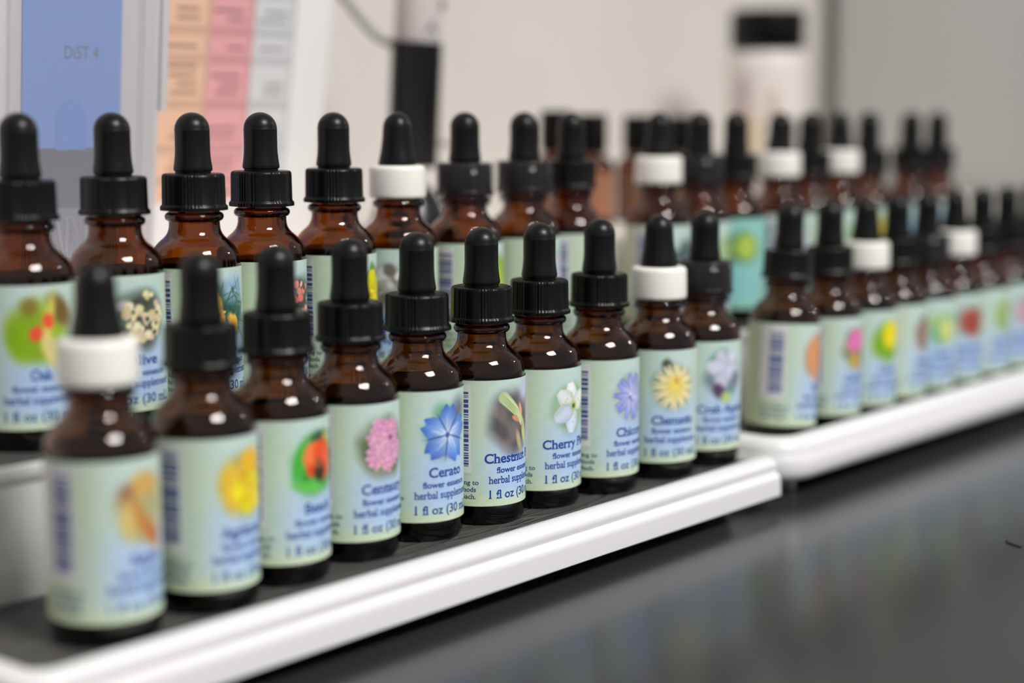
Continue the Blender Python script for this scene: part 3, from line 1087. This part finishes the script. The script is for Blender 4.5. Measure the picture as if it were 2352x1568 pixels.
# ------------------------------------------------------------------ white squeeze bottle
r = empty('squeeze_bottle', P(1066, 646, 85))
tag(r, 'tall white plastic bottle with wide flat black cap near the grey panel', 'bottle')
body = catmull([(0, 1), (20, .6), (25, 1), (27.6, 3), (28, 7)], 3)[:-1] + [(28, 7), (28, 101)] + catmull([(28, 101), (27.6, 105), (26, 108.5), (23, 110.4), (18, 111)], 3) + [(18, 116), (0, 116)]
me = lathe_mesh('bottle_body', body, 64)
link_mesh('bottle_body', me, mat('white_bottle_plastic', (226, 220, 214), 0.4), r, 40)
me = lathe_mesh('cap', [(0, 139.5), (24.8, 139.5), (26, 138.7), (26.4, 137.5), (26.6, 113), (26, 112), (18.5, 112), (18.5, 130), (0, 130)], 120, lambda a_, z, a: a_ + (0.25 * math.cos(60 * a) if a_ > 26.3 else 0))
link_mesh('flip_cap', me, M['cap_black'], r, 40)
uu = np.linspace(-70, 70, 141)
vv = np.linspace(0, 88, 60)
U, V2 = np.meshgrid(uu, vv, indexing='ij')
im = np.ones(U.shape + (3,)) * np.array((224, 216, 210.))
for cx, cy, rx, ry, c in ((-17, 70, 6, 12, (176, 160, 168)), (-19, 46, 6, 14, (176, 130, 120)), (-17, 24, 6, 12, (206, 142, 128)), (-8, 40, 5, 18, (214, 190, 150)), (5, 62, 4, 12, (190, 168, 150)), (5, 36, 4, 12, (204, 196, 164)), (5, 14, 4, 12, (186, 196, 160))):
    im = over(im, ell(U, V2, cx, cy, rx, ry, 0, .4) * .8, c)
th = U / 28.15
me = bpy.data.meshes.new('printed_label')
idx = np.arange(U.size).reshape(U.shape)
q = np.stack([idx[:-1, :-1], idx[1:, :-1], idx[1:, 1:], idx[:-1, 1:]], -1).reshape(-1, 4)
me.from_pydata(np.column_stack([28.15 * np.cos(th).ravel() / 1000, 28.15 * np.sin(th).ravel() / 1000, (V2.ravel() + 10) / 1000]).tolist(), [], q.tolist())
at = me.color_attributes.new('ink', 'FLOAT_COLOR', 'POINT')
at.data.foreach_set('color', np.column_stack([lin(im.reshape(-1, 3)), np.ones(U.size)]).astype(np.float32).ravel())
o = link_mesh('printed_label', me, M['paper'], r, 60)
r.rotation_euler = (0, 0, math.atan2(-648, -1060))

# ------------------------------------------------------------------ flat things built in a tilted front plane


class Front:
    """a front face that leans forward: s along the row, t up the face, d out of the face"""

    def __init__(self, X0, Y0, z0, lean):
        self.o = (X0, Y0, z0)
        self.c, self.s = math.cos(lean), math.sin(lean)

    def pt(self, s, t, d=0.0):
        return P(self.o[0] + s, self.o[1] - t * self.s - d * self.c, self.o[2] + t * self.c - d * self.s)

    def slab(self, s0, s1, t0, t1, d0, d1, bm=None):
        bm = bm or bmesh.new()
        v = [bm.verts.new(self.pt(s, t, d)) for d in (d0, d1) for s, t in ((s0, t0), (s1, t0), (s1, t1), (s0, t1))]
        for f in ((0, 1, 2, 3), (7, 6, 5, 4), (0, 4, 5, 1), (1, 5, 6, 2), (2, 6, 7, 3), (3, 7, 4, 0)):
            bm.faces.new([v[i] for i in f])
        return bm

    def text(self, text, size, s, t, d, width=None, bold=0.0, serif=False):
        V, F = placed(text, size, t, width=width, left=s, bold=bold, serif=serif)
        bm = bmesh.new()
        lo = [bm.verts.new(self.pt(a, b, d)) for a, b in V]
        for f in F:
            bm.faces.new([lo[i] for i in f])
        return bm


def tapered_box(fr, s0, s1, h, depth, bev=2.0, flare=0.0, bm=None):
    bm = bm or bmesh.new()
    X0, Y0, z0 = fr.o
    top = [fr.pt(s0 - flare, h), fr.pt(s1 + flare, h)]
    yb = Y0 + depth
    v = [bm.verts.new(p) for p in (fr.pt(s0, 0), fr.pt(s1, 0), P(X0 + s1, yb, z0), P(X0 + s0, yb, z0))]
    w = [bm.verts.new(p) for p in (top[0], top[1], P(X0 + s1 + flare, yb + 2, z0 + h * fr.c), P(X0 + s0 - flare, yb + 2, z0 + h * fr.c))]
    for f in ((v[3], v[2], v[1], v[0]), w, (v[0], v[1], w[1], w[0]), (v[1], v[2], w[2], w[1]), (v[2], v[3], w[3], w[2]), (v[3], v[0], w[0], w[3])):
        bm.faces.new(f)
    if bev:
        bmesh.ops.bevel(bm, geom=list(bm.edges), offset=bev / 1000, segments=3, affect='EDGES', profile=0.5)
    return bm


# -- frosted case with the blue card
fr = Front(362, 584, 85, math.radians(4.8))
r = empty('tester_case', P(412, 600, 85))
tag(r, 'frosted plastic case holding a blue card, behind the leftmost raised bottles', 'plastic case')
CASE = dict(s0=0.0, s1=100.0)
part('case_body', tapered_box(fr, -45, 97.5, 150, 34, 3, 1.5), M['case'], r, 40)
CARD_BLUE = mat('blue_card', (80, 132, 206), 0.5)
CARD_GREY = mat('slate_card', (52, 58, 80), 0.5)
CARD_LIGHT = mat('pale_slate_card', (104, 106, 126), 0.5)
card = part('blue_card', fr.slab(29, 76.5, 53, 140, 0.2, 1.0), CARD_BLUE, r)
bm = bmesh.new()
arch = [(52 + 7.2 * math.cos(a), 64 + 9 * math.sin(a)) for a in [PI * i / 16 for i in range(17)]] + [(44.8, 52.2), (59.2, 52.2)]
vs_ = [bm.verts.new(fr.pt(a, b, 1.25)) for a, b in arch]
bm.faces.new(vs_)
part('thumb_tab', bm, mat('mid_blue_card', (58, 122, 204), 0.5), r).parent = card
part('slate_card', fr.slab(29, 76.5, 28.5, 53, 0.2, 1.0), CARD_GREY, r)
part('lower_card', fr.slab(29, 76.5, 1, 28.5, 0.2, 1.0), CARD_LIGHT, r)
part('card_lettering', fr.text('DiST 4', 7.4, 48.5, 89, 1.15, width=16.5, bold=-0.002), mat('grey_print', (58, 66, 100), 0.6), r).parent = card
part('clear_cover', fr.slab(22, 95, 0.5, 142, 2.4, 3.2), M['frost'], r)
bm = bmesh.new()


def stroke(pts):
    tube_bm([fr.pt(a, b, 3.4) for a, b in pts], 0.14, 6, bm)


# outlined capitals moulded into the lower part of the cover
for ch, s in (('H', 28), ('A', 38.4), ('N', 49), ('N', 59.6), ('A', 70)):
    b0, h_, w_ = 8.2, 0.88, 1.04
    if ch == 'H':
        shapes = [[(0, 0), (2.4, 0), (2.4, 8), (6.6, 8), (6.6, 0), (9, 0), (9, 19), (6.6, 19), (6.6, 10.6), (2.4, 10.6), (2.4, 19), (0, 19), (0, 0)]]
    elif ch == 'A':
        shapes = [[(0, 0), (2.2, 0), (3.1, 4.6), (5.9, 4.6), (6.8, 0), (9, 0), (5.6, 19), (3.4, 19), (0, 0)]]
    else:
        shapes = [[(0, 0), (2.2, 0), (2.2, 13.4), (7, 0), (9, 0), (9, 19), (6.8, 19), (6.8, 6), (2.2, 19), (0, 19), (0, 0)]]
    for sh in shapes:
        stroke([(s + a * w_, b0 + b * h_) for a, b in sh])
part('outline_lettering', bm, mat('pale_moulded_edge', (206, 200, 198), 0.4), r)
part('case_lip', fr.slab(97, 100.4, 68, 149, -30, 1.5), M['case'], r)
part('moulded_rib', fr.slab(86.2, 86.7, 1, 146, 3.0, 3.5), M['case'], r)

# -- white file box with the coloured chart on its front
fc = Front(440, 652, 85, math.radians(8.5))
r = empty('file_box', P(540, 680, 85))
tag(r, 'white slanted file box with peach, pink and white chart, beside frosted case', 'box')
part('box_body', tapered_box(fc, 30, 179, 175, 52, 2.5, 0), M['board'], r, 40)
CH = dict()
chart_cols = [(40, 97.5, (226, 184, 158)), (97.5, 125, (222, 160, 164)), (125, 153, (206, 206, 208))]
rows = [24, 36.4, 51.9, 73.4, 95.5, 109, 128, 170]
bm = bmesh.new()
allv, allf, allc = [], [], []


def cell(s0, s1, t0, t1, d, c):
    k = len(allv)
    allv.extend([fc.pt(s0, t0, d) - r.location, fc.pt(s1, t0, d) - r.location, fc.pt(s1, t1, d) - r.location, fc.pt(s0, t1, d) - r.location])
    allf.append((k, k + 1, k + 2, k + 3))
    allc.extend([tuple(lin(c)) + (1.0,)] * 4)


bm.free()
g = np.random.default_rng(8)
for (s0, s1, c) in chart_cols:
    cell(s0, s1, rows[0], rows[-1], 0.15, tuple(int(q * .9) for q in c))
    for ri, (t0, t1) in enumerate(zip(rows[:-1], rows[1:])):
        cell(s0 + .2, s1 - 2.6, t0 + .2, t1 - 4.2, 0.25, c)
        nl = (1, 2, 2, 4, 1, 2, 2)[ri] - (ri == 3 and s0 > 90) - (ri == 3 and s0 > 120)
        for k in range(nl):
            w = (min(s1, s0 + 32) if s0 > 50 else s1) - s0
            lw = g.uniform(.38, .72) * 30
            e1 = s1 - 4.5 - g.uniform(0, 3)
            tt = t0 + 3.2 + k * 4.2
            x = e1 - lw
            while x < e1:                                  # broken dashes: lines of small unreadable print
                ww = g.uniform(.5, 1.3)
                cell(x, min(x + ww, e1), tt, tt + 1.5, 0.35, tuple(int(q * .55) for q in c))
                x += ww + .35
me = raw_mesh('printed_chart', allv, allf)
at = me.color_attributes.new('ink', 'FLOAT_COLOR', 'POINT')
at.data.foreach_set('color', np.array(allc, np.float32).ravel())
link_mesh('printed_chart', me, M['print'], r)

# ------------------------------------------------------------------ ribbed scope on its stand
r = empty('handheld_scope', P(680.5, 640, 85))
tag(r, 'black ribbed cylinder with pale top on a small round stand against the wall', 'instrument')
ax = Vector((0.639 * 0.047, -0.769 * 0.047, 1)).normalized()
rot = Vector((0, 0, 1)).rotation_difference(ax).to_matrix().to_4x4()
gp = [(0, 37), (13.2, 37), (14.0, 37.8)]
z = 38.0
while z < 102.5:
    gp += [(14.25, z + .3), (14.25, z + 1.6), (13.85, z + 1.9), (13.85, z + 2.5)]
    z += 2.8
gp += [(14.2, 103), (13.8, 103.6), (0, 103.6)]
me = lathe_mesh('ribbed_grip', gp, 64)
me.transform(rot)
link_mesh('ribbed_grip', me, M['scope_black'], r, 40)
me = lathe_mesh('pale_collar', [(0, 103.6), (12.2, 103.6), (12.7, 104.4), (12.7, 152), (11, 154), (0, 154)], 48)
me.transform(rot)
link_mesh('pale_collar', me, M['collar'], r, 40)
me = lathe_mesh('round_stand', [(0, 0), (22, 0), (23, .8), (23, 3), (21, 9), (17.5, 19), (14, 24.5), (7, 28), (5, 31), (4.6, 40), (0, 40)], 48)
link_mesh('round_stand', me, M['scope_black'], r, 40)
bmk = bmesh.new()
bmesh.ops.create_uvsphere(bmk, u_segments=16, v_segments=10, radius=0.0042)
bmesh.ops.transform(bmk, matrix=Matrix.Translation((0.0115, -0.0118, 0.125)), verts=bmk.verts)
link_mesh('brass_knob', bm_mesh('brass_knob', bmk), M['brass'], r, 60)
V, F = placed('A', 11, 0, width=8, left=0, bold=0.0, serif=False)
ang0 = math.atan2(-640, -680) + math.radians(18)
vv_ = []
for a, b in V:
    t_ = ang0 + a / 12.7
    vv_.append(rot @ Vector((12.78 * math.cos(t_) / 1000, 12.78 * math.sin(t_) / 1000, (109 + b) / 1000)))
link_mesh('collar_mark', raw_mesh('collar_mark', vv_, [tuple(int(q) for q in f) for f in F]), mat('grey_mark', (92, 84, 92), 0.5), r)
cp = spline([(-0.004, 0.005, 0.1035), (-0.012, 0.0148, 0.110), (-0.0245, 0.0295, 0.133), (-0.038, 0.045, 0.155), (-0.052, 0.058, 0.185)], 8)
link_mesh('upper_cable', bm_mesh('upper_cable', tube_bm([Vector(p) for p in cp], 2.6, 12)), M['grey_cable'], r, 60)
cp = spline([(0.009, -0.010, 0.050), (0.017, -0.014, 0.0495), (0.030, -0.016, 0.046), (0.046, -0.010, 0.036), (0.060, 0.004, 0.018), (0.066, 0.022, 0.0035), (0.060, 0.050, 0.0028)], 8)
link_mesh('lower_cable', bm_mesh('lower_cable', tube_bm([Vector(p) for p in cp], 1.6, 12)), M['grey_cable'], r, 60)

# ------------------------------------------------------------------ speck on the counter
bm = tube_bm(spline([P(643.6, 271.7, COUNTER_Z + .3), P(640.8, 270.7, COUNTER_Z + .3), P(638.4, 267.1, COUNTER_Z + .3), P(636.5, 262.6, COUNTER_Z + .3)], 5), 0.3, 6)
o = link_mesh('lint_thread', bm_mesh('lint_thread', bm), M['lint'], None, 60)
tag(o, 'tiny dark thread lying on the black counter at lower right', 'thread')
